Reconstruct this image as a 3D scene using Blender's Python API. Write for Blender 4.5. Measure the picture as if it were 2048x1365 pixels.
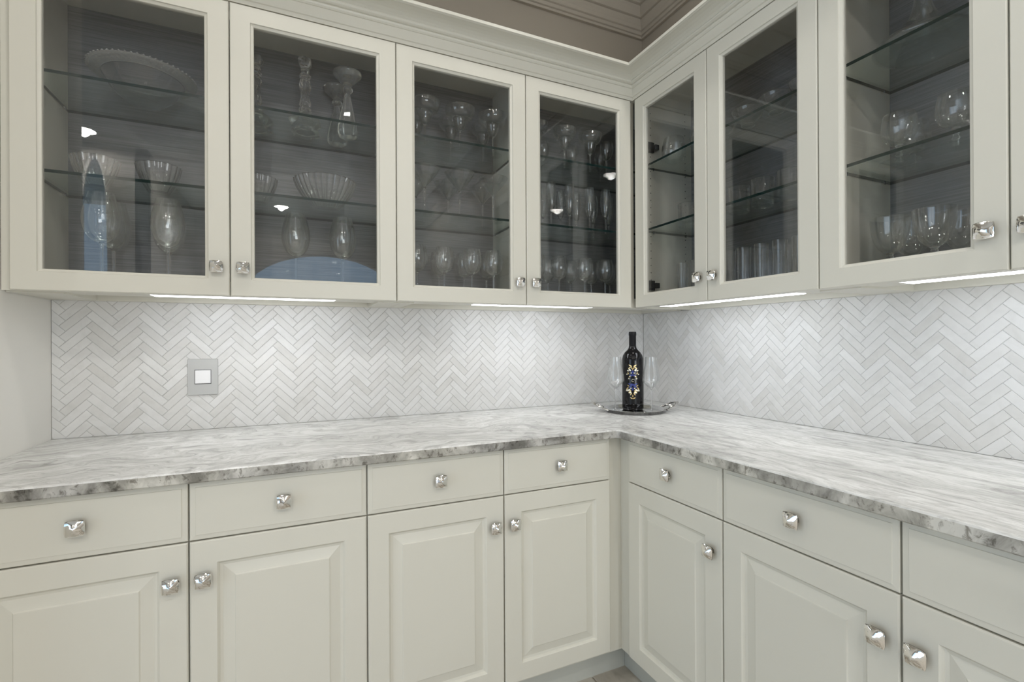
import bpy, bmesh, math, random
from mathutils import Vector, Matrix
from math import sin, cos, pi, sqrt, radians

for o in list(bpy.data.objects):
    bpy.data.objects.remove(o, do_unlink=True)
random.seed(7)
SC = bpy.context.scene
COL = SC.collection

# ------------------------------------------------------------------ camera
YAW, PITCH, ROLL = -0.4252, 0.0011, -0.0051
fw = Vector((-sin(YAW) * cos(PITCH), cos(YAW) * cos(PITCH), sin(PITCH)))
rt = Vector((cos(YAW), sin(YAW), 0.0))
up = rt.cross(fw)
r2 = rt * cos(ROLL) + up * sin(ROLL)
u2 = up * cos(ROLL) - rt * sin(ROLL)
CAM_POS = Vector((-1.6849, -2.0367, 1.2231))
cd = bpy.data.cameras.new('camera')
cam = bpy.data.objects.new('camera', cd)
COL.objects.link(cam)
M = Matrix.Identity(4)
for i in range(3):
    M[i][0], M[i][1], M[i][2], M[i][3] = r2[i], u2[i], -fw[i], CAM_POS[i]
cam.matrix_world = M
cd.sensor_fit = 'HORIZONTAL'
cd.sensor_width = 36.0
cd.lens = 964.3367 / 2048 * 36.0
cd.clip_start = 0.02
SC.camera = cam

# ------------------------------------------------------------------ world, exposure
w = bpy.data.worlds.new('sky')
SC.world = w
w.use_nodes = True
bg = w.node_tree.nodes['Background']
bg.inputs[0].default_value = (0.42, 0.62, 0.85, 1)
bg.inputs[1].default_value = 2.6
SC.view_settings.view_transform = 'Standard'
SC.view_settings.look = 'None'
SC.view_settings.gamma = 1.0
SC.view_settings.use_curve_mapping = False
SC.view_settings.exposure = -0.27
try:
    SC.cycles.caustics_reflective = False
    SC.cycles.caustics_refractive = False
    SC.cycles.max_bounces = 24
    SC.cycles.sample_clamp_indirect = 80.0
    SC.cycles.blur_glossy = 0.0
    SC.cycles.transparent_max_bounces = 40
    SC.cycles.transmission_bounces = 20
    SC.cycles.diffuse_bounces = 5
    SC.cycles.glossy_bounces = 5
except Exception:
    pass

# brightness knobs
CAN_W = 35.0           # each recessed ceiling light, watts
LED_STRENGTH = 8.2     # emission of the under-cabinet strips
FILL_W = 38.0          # added fill lamp outside the made-up opening in the far wall


# ceiling cans: two lie right over the counter edge (their shadows are the knobs' shadows)
CEIL = 3.08
CANS = [(-1.84, -1.03, 0.28), (-0.62, -0.96, 0.28), (-3.6, -1.6, 1), (-3.34, -3.9, 1), (-1.83, -5.84, 1), (-0.824, -3.0, 1.35), (-2.15, -3.0, 1.35), (-0.53, -4.5, 1.5), (-2.31, -4.5, 1.5)]
def spot(x, y, z, energy, size=150, blend=0.6):
    ld = bpy.data.lights.new('can_light', 'SPOT')
    ld.energy = energy
    ld.spot_size = radians(size)
    ld.spot_blend = blend
    ld.shadow_soft_size = 0.045
    ld.color = (1.0, 0.965, 0.91)
    lo = bpy.data.objects.new('can_light', ld)
    lo.location = (x, y, z)
    COL.objects.link(lo)
for cx, cy, k in CANS:
    if k < 1:
        spot(cx, cy, CEIL - 0.012, CAN_W * k)
    else:
        spot(cx, cy, CEIL - 0.012, CAN_W * k, 172, 0.4)     # wide-beam lamps of the open room
# added fill lamp outside the made-up wide opening behind the camera
la = bpy.data.lights.new('opening_fill', 'AREA')
la.shape = 'RECTANGLE'
la.size, la.size_y = 3.2, 2.2
la.energy = FILL_W
la.color = (1.0, 0.975, 0.94)
lo = bpy.data.objects.new('opening_fill', la)
lo.location = (-4.86, -2.2, 1.4)
lo.rotation_euler = Vector((1.0, 0.0, 0.0)).to_track_quat('-Z', 'Z').to_euler()
COL.objects.link(lo)
# added fill lamp outside the lower, wide part of the arched window
lb = bpy.data.lights.new('window_fill', 'AREA')
lb.shape = 'RECTANGLE'
lb.size, lb.size_y = 2.2, 1.4
lb.energy = 66.0
lb.color = (1.0, 0.975, 0.935)
lo = bpy.data.objects.new('window_fill', lb)
lo.location = (-1.23, -6.72, 1.2)
lo.rotation_euler = Vector((0.0, 1.0, 0.0)).to_track_quat('-Z', 'Z').to_euler()
COL.objects.link(lo)

# ------------------------------------------------------------------ materials
def new_mat(name):
    m = bpy.data.materials.new(name)
    m.use_nodes = True
    nt = m.node_tree
    nt.nodes.clear()
    out = nt.nodes.new('ShaderNodeOutputMaterial')
    return m, nt, out
def principled(nt, out, col=(0.8, 0.8, 0.8), rough=0.5, metal=0.0, spec=0.5):
    p = nt.nodes.new('ShaderNodeBsdfPrincipled')
    p.inputs['Base Color'].default_value = (*col, 1)
    p.inputs['Roughness'].default_value = rough
    p.inputs['Metallic'].default_value = metal
    p.inputs['Specular IOR Level'].default_value = spec
    nt.links.new(p.outputs[0], out.inputs[0])
    return p
def simple(name, col, rough=0.5, metal=0.0, spec=0.5, noise=0.0, scale=20.0, bump=0.0):
    m, nt, out = new_mat(name)
    p = principled(nt, out, col, rough, metal, spec)
    if noise or bump:
        tc = nt.nodes.new('ShaderNodeTexCoord')
        n = nt.nodes.new('ShaderNodeTexNoise')
        n.inputs['Scale'].default_value = scale
        n.inputs['Detail'].default_value = 4
        nt.links.new(tc.outputs['Object'], n.inputs['Vector'])
        if noise:
            r = nt.nodes.new('ShaderNodeValToRGB')
            r.color_ramp.elements[0].position = 0.3
            r.color_ramp.elements[1].position = 0.7
            r.color_ramp.elements[0].color = (*[c * (1 - noise) for c in col], 1)
            r.color_ramp.elements[1].color = (*[min(1, c * (1 + noise)) for c in col], 1)
            nt.links.new(n.outputs[0], r.inputs[0])
            nt.links.new(r.outputs[0], p.inputs['Base Color'])
        if bump:
            b = nt.nodes.new('ShaderNodeBump')
            b.inputs['Strength'].default_value = bump
            b.inputs['Distance'].default_value = 0.002
            nt.links.new(n.outputs[0], b.inputs['Height'])
            nt.links.new(b.outputs[0], p.inputs['Normal'])
    return m
def emitter(name, col, strength):
    m, nt, out = new_mat(name)
    e = nt.nodes.new('ShaderNodeEmission')
    e.inputs[0].default_value = (*col, 1)
    e.inputs[1].default_value = strength
    nt.links.new(e.outputs[0], out.inputs[0])
    return m
def math_node(nt, op, a, b=None):
    n = nt.nodes.new('ShaderNodeMath')
    n.operation = op
    for i, v in enumerate((a, b)):
        if v is None:
            continue
        if isinstance(v, (int, float)):
            n.inputs[i].default_value = v
        else:
            nt.links.new(v, n.inputs[i])
    return n.outputs[0]
def thin_glass(name, tint=(0.97, 0.98, 0.975), f0=0.04, rough=0.0, refl=(1, 1, 1), power=5.0, solid=0.0):
    """A sheet or thin shell of clear glass: straight transmission plus Schlick reflection."""
    m, nt, out = new_mat(name)
    lw = nt.nodes.new('ShaderNodeLayerWeight')
    lw.inputs[0].default_value = 0.5
    p5 = math_node(nt, 'POWER', lw.outputs['Facing'], power)
    f = math_node(nt, 'MULTIPLY_ADD', p5, 1 - f0)
    f.node.inputs[2].default_value = f0
    t = nt.nodes.new('ShaderNodeBsdfTransparent')
    t.inputs[0].default_value = (*tint, 1)
    g = nt.nodes.new('ShaderNodeBsdfGlossy')
    g.inputs['Color'].default_value = (*refl, 1)
    g.inputs['Roughness'].default_value = rough
    mx = nt.nodes.new('ShaderNodeMixShader')
    nt.links.new(f, mx.inputs[0])
    nt.links.new(t.outputs[0], mx.inputs[1])
    nt.links.new(g.outputs[0], mx.inputs[2])
    last = mx.outputs[0]
    if solid:
        gl = nt.nodes.new('ShaderNodeBsdfGlass')
        gl.inputs['IOR'].default_value = 1.47
        gl.inputs['Roughness'].default_value = 0.0
        m2 = nt.nodes.new('ShaderNodeMixShader')
        m2.inputs[0].default_value = solid
        nt.links.new(last, m2.inputs[1])
        nt.links.new(gl.outputs[0], m2.inputs[2])
        last = m2.outputs[0]
    nt.links.new(last, out.inputs[0])
    return m
def solid_glass(name, col=(1, 1, 1), ior=1.5, clear=0.0, rough=0.0, sparkle=0.0):
    m, nt, out = new_mat(name)
    g = nt.nodes.new('ShaderNodeBsdfGlass')
    g.inputs['Color'].default_value = (*col, 1)
    g.inputs['IOR'].default_value = ior
    g.inputs['Roughness'].default_value = rough
    if clear:
        t = nt.nodes.new('ShaderNodeBsdfTransparent')
        mx = nt.nodes.new('ShaderNodeMixShader')
        mx.inputs[0].default_value = clear
        nt.links.new(g.outputs[0], mx.inputs[1])
        nt.links.new(t.outputs[0], mx.inputs[2])
        last = mx.outputs[0]
    else:
        last = g.outputs[0]
    if sparkle:
        d = nt.nodes.new('ShaderNodeBsdfDiffuse')  # white diffuse share standing for the sparkle of cut and pressed glass
        d.inputs[0].default_value = (0.9, 0.9, 0.9, 1)
        mm = nt.nodes.new('ShaderNodeMixShader')
        mm.inputs[0].default_value = sparkle
        nt.links.new(last, mm.inputs[1])
        nt.links.new(d.outputs[0], mm.inputs[2])
        last = mm.outputs[0]
    nt.links.new(last, out.inputs[0])
    return m

PAINT_COL = (0.66, 0.645, 0.575)
PAINT = simple('cabinet_paint', PAINT_COL, 0.38, spec=0.4)
INNER = simple('cabinet_interior_paint', (0.60, 0.59, 0.54), 0.5, noise=0.03, scale=6)
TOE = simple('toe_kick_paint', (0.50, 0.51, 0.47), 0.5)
WALL_CREAM = simple('cream_wall_paint', (0.76, 0.745, 0.70), 0.6)
TAUPE = simple('taupe_wall_paint', (0.33, 0.293, 0.243), 0.7)
CEILM = simple('ceiling_paint', (0.60, 0.575, 0.53), 0.8)
ROOMW = simple('greige_wall_paint', (0.46, 0.43, 0.385), 0.7)
GROUT = simple('grout', (0.50, 0.495, 0.48), 0.9)
CHROME = simple('polished_nickel', (0.88, 0.87, 0.85), 0.09, 1.0)
SILVER = simple('silver', (0.74, 0.74, 0.74), 0.07, 1.0)
DARKSILVER = simple('dark_silver', (0.62, 0.61, 0.59), 0.14, 1.0)  # tray handles, a darker tone than the dish
DARKNICKEL = simple('nickel_dark_reflection', (0.22, 0.205, 0.18), 0.18, 1.0)  # dark tone painted for the reflections on the knob's sides and stem
DARKMETAL = simple('dark_hinge_metal', (0.03, 0.03, 0.03), 0.4, 0.6)
HOLE = simple('pin_hole_dark', (0.05, 0.05, 0.045), 0.8)
BLACKGLASS = simple('black_bottle_glass', (0.003, 0.003, 0.004), 0.05, 0.0, 0.32)
FOIL = simple('black_foil', (0.006, 0.006, 0.007), 0.3, 0.0, 0.2)
GOLD = simple('gold_print', (0.62, 0.47, 0.22), 0.3, 0.8)
PEARL = simple('cream_print', (0.85, 0.80, 0.66), 0.35, 0.2)
BLUEP = simple('blue_print', (0.03, 0.045, 0.20), 0.25, 0.1)
PLATE = simple('switch_plate_grey', (0.46, 0.46, 0.45), 0.35, 0.3)
BUTTON = simple('switch_button_white', (0.82, 0.82, 0.83), 0.3)
GAPSHADE = simple('switch_gap_shade', (0.10, 0.10, 0.10), 0.6)
LEDM = emitter('led_diffuser', (0.93, 0.96, 1.0), LED_STRENGTH)
CANM = emitter('can_lens', (1.0, 0.97, 0.92), 55.0)
WHITEPL = simple('white_plastic', (0.75, 0.75, 0.73), 0.4)
PANE = thin_glass('door_pane_glass', (0.994, 0.997, 0.995), 0.040)
SHELFG = thin_glass('shelf_glass', (0.93, 0.975, 0.955), 0.05)
SHELFEDGE = simple('shelf_edge_glass', (0.004, 0.016, 0.015), 0.15, 0.0, 0.18)
CLEAR = thin_glass('stemware_glass', (0.97, 0.975, 0.975), 0.045, power=4.6, solid=0.22)
STEMG = solid_glass('stem_glass', (1, 1, 1), 1.48, 0.1)
CRYSTAL = solid_glass('cut_crystal', (1, 1, 1), 1.54, 0.12, sparkle=0.04)
HOBNAIL = solid_glass('hobnail_crystal', (1, 1, 1), 1.54, 0.15, sparkle=0.24)
TUMBLERG = solid_glass('thick_base_glass', (1, 1, 1), 1.5, 0.30)

def wood_back():
    m, nt, out = new_mat('grey_wash_wood')
    p = principled(nt, out, rough=0.45)
    tc = nt.nodes.new('ShaderNodeTexCoord')
    mp = nt.nodes.new('ShaderNodeMapping')
    mp.inputs['Scale'].default_value = (4.0, 4.0, 190.0)
    nt.links.new(tc.outputs['Object'], mp.inputs[0])
    n = nt.nodes.new('ShaderNodeTexNoise')
    n.inputs['Scale'].default_value = 1.0
    n.inputs['Detail'].default_value = 6
    n.inputs['Roughness'].default_value = 0.65
    nt.links.new(mp.outputs[0], n.inputs['Vector'])
    r = nt.nodes.new('ShaderNodeValToRGB')
    r.color_ramp.elements[0].position = 0.3
    r.color_ramp.elements[1].position = 0.72
    r.color_ramp.elements[0].color = (0.098, 0.102, 0.111, 1)
    r.color_ramp.elements[1].color = (0.225, 0.229, 0.236, 1)
    nt.links.new(n.outputs[0], r.inputs[0])
    nt.links.new(r.outputs[0], p.inputs['Base Color'])
    return m
WOOD = wood_back()

def tile_mat():
    m, nt, out = new_mat('marble_tile')
    p = principled(nt, out, rough=0.32, spec=0.45)
    oi = nt.nodes.new('ShaderNodeObjectInfo')
    at = nt.nodes.new('ShaderNodeAttribute')
    at.attribute_name = 'tone'
    s = math_node(nt, 'FRACT', math_node(nt, 'ADD', oi.outputs['Random'], at.outputs['Fac']))
    r = nt.nodes.new('ShaderNodeValToRGB')
    els = r.color_ramp.elements
    els[0].position, els[0].color = 0.0, (0.62, 0.612, 0.595, 1)
    els[1].position, els[1].color = 1.0, (0.715, 0.712, 0.704, 1)
    e = els.new(0.35); e.color = (0.655, 0.65, 0.638, 1)
    e = els.new(0.8); e.color = (0.685, 0.681, 0.674, 1)
    nt.links.new(s, r.inputs[0])
    ge = nt.nodes.new('ShaderNodeNewGeometry')
    n = nt.nodes.new('ShaderNodeTexNoise')
    n.inputs['Scale'].default_value = 22
    n.inputs['Detail'].default_value = 6
    n.inputs['Distortion'].default_value = 1.2
    nt.links.new(ge.outputs['Position'], n.inputs['Vector'])
    r3 = nt.nodes.new('ShaderNodeValToRGB')
    r3.color_ramp.elements[0].position = 0.28
    r3.color_ramp.elements[0].color = (0.93, 0.93, 0.925, 1)
    r3.color_ramp.elements[1].position = 0.55
    r3.color_ramp.elements[1].color = (1, 1, 1, 1)
    nt.links.new(n.outputs[0], r3.inputs[0])
    mx = nt.nodes.new('ShaderNodeMix')
    mx.data_type = 'RGBA'
    mx.blend_type = 'MULTIPLY'
    mx.inputs[0].default_value = 1.0
    nt.links.new(r.outputs[0], mx.inputs[6])
    nt.links.new(r3.outputs[0], mx.inputs[7])
    nt.links.new(mx.outputs[2], p.inputs['Base Color'])
    return m
TILE = tile_mat()

def stone_coords(nt):
    """Object coordinates turned so that .x runs along the run of the counter (grain)."""
    tc = nt.nodes.new('ShaderNodeTexCoord')
    sp = nt.nodes.new('ShaderNodeSeparateXYZ')
    nt.links.new(tc.outputs['Object'], sp.inputs[0])
    right = math_node(nt, 'GREATER_THAN', math_node(nt, 'SUBTRACT', sp.outputs[0], sp.outputs[1]), 0.0)
    sw = nt.nodes.new('ShaderNodeCombineXYZ')
    nt.links.new(sp.outputs[1], sw.inputs[0])
    nt.links.new(sp.outputs[0], sw.inputs[1])
    nt.links.new(sp.outputs[2], sw.inputs[2])
    mx = nt.nodes.new('ShaderNodeMix')
    mx.data_type = 'VECTOR'
    nt.links.new(right, mx.inputs[0])
    nt.links.new(tc.outputs['Object'], mx.inputs[4])
    nt.links.new(sw.outputs[0], mx.inputs[5])
    return tc, mx.outputs[1], right
def noise(nt, vec, scale, detail=5, rough=0.55, dist=0.0, sc3=None, rot=None):
    if sc3 or rot:
        mp = nt.nodes.new('ShaderNodeMapping')
        if rot:
            mp.inputs['Rotation'].default_value = rot
        if sc3:
            mp.inputs['Scale'].default_value = sc3
        nt.links.new(vec, mp.inputs[0])
        vec = mp.outputs[0]
    n = nt.nodes.new('ShaderNodeTexNoise')
    n.inputs['Scale'].default_value = scale
    n.inputs['Detail'].default_value = detail
    n.inputs['Roughness'].default_value = rough
    n.inputs['Distortion'].default_value = dist
    nt.links.new(vec, n.inputs['Vector'])
    return n
def ramp(nt, fac, stops):
    r = nt.nodes.new('ShaderNodeValToRGB')
    els = r.color_ramp.elements
    for i, (pos, c) in enumerate(stops):
        e = els[i] if i < 2 else els.new(pos)
        e.position = pos
        e.color = (*c, 1)
    nt.links.new(fac, r.inputs[0])
    return r.outputs[0]
def mulcol(nt, a, b, fac=1.0):
    mx = nt.nodes.new('ShaderNodeMix')
    mx.data_type = 'RGBA'
    mx.blend_type = 'MULTIPLY'
    mx.inputs[0].default_value = fac
    nt.links.new(a, mx.inputs[6])
    nt.links.new(b, mx.inputs[7])
    return mx.outputs[2]
def stone_top():
    m, nt, out = new_mat('granite_top')
    p = principled(nt, out, rough=0.26, spec=0.45)
    tc, v, right = stone_coords(nt)
    # bend the grain a little so that the bands flow
    wob = noise(nt, v, 2.6, 3, 0.55)
    sub = nt.nodes.new('ShaderNodeVectorMath'); sub.operation = 'SUBTRACT'
    nt.links.new(wob.outputs['Color'], sub.inputs[0]); sub.inputs[1].default_value = (0.5, 0.5, 0.5)
    scl = nt.nodes.new('ShaderNodeVectorMath'); scl.operation = 'SCALE'
    nt.links.new(sub.outputs[0], scl.inputs[0])
    nt.links.new(math_node(nt, 'SUBTRACT', 0.60, math_node(nt, 'MULTIPLY', right, 0.46)), scl.inputs['Scale'])
    add = nt.nodes.new('ShaderNodeVectorMath'); add.operation = 'ADD'
    nt.links.new(v, add.inputs[0]); nt.links.new(scl.outputs[0], add.inputs[1])
    v2 = add.outputs[0]
    a = noise(nt, v2, 1.0, 9, 0.70, 0.7, sc3=(6.0, 22.0, 8.0), rot=(0, 0, 0.12))
    b = noise(nt, v2, 1.0, 8, 0.75, 0.6, sc3=(22.0, 80.0, 20.0), rot=(0, 0, 0.12))
    c = noise(nt, v2, 1.0, 4, 0.5, 0.4, sc3=(1.5, 6.0, 3.0), rot=(0, 0, 0.15))
    ca = ramp(nt, a.outputs[0], [(0.32, (0.40, 0.40, 0.385)), (0.44, (0.62, 0.615, 0.60)), (0.58, (0.81, 0.81, 0.795))])
    cb = ramp(nt, b.outputs[0], [(0.33, (0.66, 0.66, 0.65)), (0.5, (1, 1, 1))])
    cc = ramp(nt, c.outputs[0], [(0.32, (0.82, 0.82, 0.81)), (0.6, (1, 1, 1))])
    nt.links.new(mulcol(nt, mulcol(nt, ca, cb), cc), p.inputs['Base Color'])
    return m
def stone_edge():
    m, nt, out = new_mat('granite_edge')
    p = principled(nt, out, rough=0.35, spec=0.4)
    tc = nt.nodes.new('ShaderNodeTexCoord')
    v = tc.outputs['Object']
    a = noise(nt, v, 1.0, 6, 0.6, 0.6, sc3=(11, 11, 9))
    b = noise(nt, v, 1.0, 5, 0.7, 0.5, sc3=(60, 60, 45))
    c = noise(nt, v, 1.0, 3, 0.5, 0.0, sc3=(5, 5, 3))
    ca = ramp(nt, a.outputs[0], [(0.36, (0.19, 0.185, 0.165)), (0.48, (0.43, 0.42, 0.385)), (0.61, (0.68, 0.67, 0.625))])
    cb = ramp(nt, b.outputs[0], [(0.36, (0.22, 0.20, 0.17)), (0.47, (1, 1, 1))])
    cc = ramp(nt, c.outputs[0], [(0.35, (0.75, 0.75, 0.77)), (0.6, (1, 0.99, 0.97))])
    nt.links.new(mulcol(nt, mulcol(nt, ca, cb, 0.75), cc), p.inputs['Base Color'])
    return m
STONE = stone_top()
STONE_EDGE = stone_edge()
def floor_mat():
    m, nt, out = new_mat('travertine')
    p = principled(nt, out, rough=0.35)
    oi = nt.nodes.new('ShaderNodeObjectInfo')
    ge = nt.nodes.new('ShaderNodeNewGeometry')
    n = noise(nt, ge.outputs['Position'], 9, 6, 0.6, 0.8)
    s = math_node(nt, 'ADD', math_node(nt, 'MULTIPLY', n.outputs[0], 0.6), math_node(nt, 'MULTIPLY', oi.outputs['Random'], 0.45))
    c = ramp(nt, s, [(0.28, (0.25, 0.22, 0.175)), (0.5, (0.40, 0.36, 0.30)), (0.72, (0.56, 0.52, 0.46))])
    nt.links.new(c, p.inputs['Base Color'])
    return m
FLOORM = floor_mat()
FGROUT = simple('floor_grout', (0.50, 0.46, 0.40), 0.8, noise=0.12, scale=3)

# ------------------------------------------------------------------ mesh helpers
class MB:
    def __init__(self):
        self.v, self.f, self.mi, self.sm = [], [], [], []
    def add(self, verts, faces, mi=0, smooth=False):
        b = len(self.v)
        self.v.extend(verts)
        for f in faces:
            self.f.append([b + i for i in f])
            self.mi.append(mi)
            self.sm.append(smooth)
    def box(self, x0, x1, y0, y1, z0, z1, mi=0):
        v = [(x0, y0, z0), (x1, y0, z0), (x1, y1, z0), (x0, y1, z0), (x0, y0, z1), (x1, y0, z1), (x1, y1, z1), (x0, y1, z1)]
        self.add(v, [(0, 3, 2, 1), (4, 5, 6, 7), (0, 1, 5, 4), (1, 2, 6, 5), (2, 3, 7, 6), (3, 0, 4, 7)], mi)
    def rings(self, x0, x1, z0, z1, rings, cap=True, closed=False, mi=0, fz=1.0):
        """Nested rectangles (inset, y) joined into a moulded panel facing -y. fz scales the inset in z."""
        v = []
        for ins, y in rings:
            a, b, c, d = x0 + ins, x1 - ins, z0 + ins * fz, z1 - ins * fz
            v += [(a, y, c), (b, y, c), (b, y, d), (a, y, d)]
        f = []
        n = len(rings)
        for k in range(n - 1 + (1 if closed else 0)):
            p, q = 4 * k, 4 * ((k + 1) % n)
            for i in range(4):
                j = (i + 1) % 4
                f.append((p + i, p + j, q + j, q + i))
        if cap:
            q = 4 * (n - 1)
            f.append((q, q + 1, q + 2, q + 3))
            f.append((3, 2, 1, 0))
        self.add(v, f, mi)
    def lathe(self, prof, seg=32, c=(0, 0, 0), mi=0, smooth=True, twist=0.0, shape=None):
        """prof: (radius, z) from bottom to top; ends with radius 0 are closed to a point. shape(angle, k) scales the radius."""
        v, idx = [], []
        for k, (r, z) in enumerate(prof):
            if r <= 1e-7:
                idx.append([len(v)])
                v.append((c[0], c[1], c[2] + z))
            else:
                row = []
                for i in range(seg):
                    a = 2 * pi * i / seg + twist * z
                    rr = r * (shape(2 * pi * i / seg, k) if shape else 1.0)
                    row.append(len(v))
                    v.append((c[0] + rr * cos(a), c[1] + rr * sin(a), c[2] + z))
                idx.append(row)
        f = []
        for k in range(len(prof) - 1):
            A, B = idx[k], idx[k + 1]
            if len(A) == 1 and len(B) == 1:
                continue
            for i in range(seg):
                j = (i + 1) % seg
                if len(A) == 1:
                    f.append((A[0], B[j], B[i]))
                elif len(B) == 1:
                    f.append((A[i], A[j], B[0]))
                else:
                    f.append((A[i], A[j], B[j], B[i]))
        for row, flip in ((idx[0], True), (idx[-1], False)):
            if len(row) > 1 and prof[0] != prof[-1]:
                f.append(tuple(reversed(row)) if flip else tuple(row))
        self.add(v, f, mi, smooth)
    def tube(self, pts, r, seg=8, closed=False, mi=0):
        pts = [Vector(p) for p in pts]
        n = len(pts)
        v, f = [], []
        ref = Vector((0, 0, 1))
        for k, p in enumerate(pts):
            t = (pts[(k + 1) % n] - pts[k - 1]) if closed else (pts[min(k + 1, n - 1)] - pts[max(k - 1, 0)])
            t.normalize()
            a = t.cross(ref)
            if a.length < 1e-3:
                a = t.cross(Vector((1, 0, 0)))
            a.normalize()
            b = t.cross(a)
            rr = r[k] if isinstance(r, (list, tuple)) else r
            for i in range(seg):
                th = 2 * pi * i / seg
                v.append(tuple(p + a * (rr * cos(th)) + b * (rr * sin(th))))
        for k in range(n if closed else n - 1):
            for i in range(seg):
                j = (i + 1) % seg
                q = (k + 1) % n
                f.append((k * seg + i, k * seg + j, q * seg + j, q * seg + i))
        if not closed:
            f.append(tuple(range(seg - 1, -1, -1)))
            f.append(tuple(range((n - 1) * seg, n * seg)))
        self.add(v, f, mi, True)
    def mesh(self, name, mats, origin=(0, 0, 0), sharp=35, recalc=True):
        me = bpy.data.meshes.new(name)
        ox, oy, oz = origin
        me.from_pydata([(a - ox, b - oy, c - oz) for a, b, c in self.v], [], self.f)
        for m in (mats if isinstance(mats, (list, tuple)) else [mats]):
            me.materials.append(m)
        me.polygons.foreach_set('material_index', self.mi)
        me.polygons.foreach_set('use_smooth', self.sm)
        if recalc:
            bm = bmesh.new()
            bm.from_mesh(me)
            bmesh.ops.recalc_face_normals(bm, faces=bm.faces)
            bm.to_mesh(me)
            bm.free()
        if any(self.sm):
            me.set_sharp_from_angle(angle=radians(sharp))
        me.update()
        return me
    def build(self, name, mats, parent=None, origin=(0, 0, 0), loc=None, **kw):
        o = bpy.data.objects.new(name, self.mesh(name, mats, origin, **kw))
        COL.objects.link(o)
        if parent:
            o.parent = parent
        if loc:
            o.location = loc
        return o
def put(name, me, parent=None, loc=(0, 0, 0), rotz=0.0):
    o = bpy.data.objects.new(name, me)
    COL.objects.link(o)
    o.location = loc
    o.rotation_euler = (0, 0, rotz)
    if parent:
        o.parent = parent
    return o
def tag(o, label, cat, group=None):
    o['label'] = label
    o['category'] = cat
    if group:
        o['group'] = group
    return o
def thing(name, label, cat, loc=(0, 0, 0), rotz=0.0, group=None):
    o = bpy.data.objects.new(name, None)
    COL.objects.link(o)
    o.location = loc
    o.rotation_euler = (0, 0, rotz)
    o.empty_display_size = 0.05
    return tag(o, label, cat, group)
def struct(o):
    o['kind'] = 'structure'
    return o
def stuff(o):
    o['kind'] = 'stuff'
    return o
def copy_tree(o, parent=None):
    c = o.copy()
    COL.objects.link(c)
    if parent:
        c.parent = parent
    for ch in list(o.children):
        copy_tree(ch, c)
    return c

# ------------------------------------------------------------------ room shell
RX0, RY0 = -4.7, -6.6            # far corner of the room behind the camera
WY = 0.008                        # wall plane behind the tiles
def box_struct(name, x0, x1, y0, y1, z0, z1, m):
    b = MB(); b.box(x0, x1, y0, y1, z0, z1)
    return struct(b.build(name, m))
floor = box_struct('floor', RX0, 0.2, RY0, 0.2, -0.06, -0.006, FGROUT)
ceiling = box_struct('ceiling', RX0 - .1, 0.2, RY0 - .1, 0.2, CEIL, CEIL + 0.08, CEILM)
wall_back = box_struct('wall_back', RX0 - .1, 0.2, WY, WY + 0.15, -0.06, CEIL, TAUPE)
wall_right = box_struct('wall_right', WY, WY + 0.15, RY0 - .1, WY, -0.06, CEIL, TAUPE)
wall_left = box_struct('wall_left', -2.52, -2.4005, -0.86, WY, -0.06, CEIL, WALL_CREAM)
PX, PY = -2.95, -4.2              # the room steps in here
wall_step = box_struct('wall_step', PX - 0.1, PX, RY0, PY, -0.06, CEIL, ROOMW)
def far_wall():
    b = MB()
    y0, y1, z0, z1 = -3.8, -0.6, 0.05, 2.35        # wide glazed opening, made up for the fill lamp
    b.box(RX0 - .1, RX0, PY - .1, y0, -.06, CEIL); b.box(RX0 - .1, RX0, y1, 0.2, -.06, CEIL)
    b.box(RX0 - .1, RX0, y0, y1, z1, CEIL); b.box(RX0 - .1, RX0, y0, y1, -.06, z0)
    struct(b.build('wall_far', ROOMW))
    f = MB()
    for y in (y0, (y0 + y1) / 2 - .03, y1 - .06):
        f.box(RX0 - .09, RX0 - .03, y, y + .06, z0, z1)
    f.box(RX0 - .09, RX0 - .03, y0, y1, z0, z0 + .06); f.box(RX0 - .09, RX0 - .03, y0, y1, z1 - .06, z1)
    win = struct(f.build('added_window', WHITEPL))  # unseen glazing added in front of the fill lamp
    g = MB(); g.box(RX0 - .064, RX0 - .060, y0, y1, z0, z1)
    g.build('glass_pane', PANE, win)
far_wall()
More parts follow.
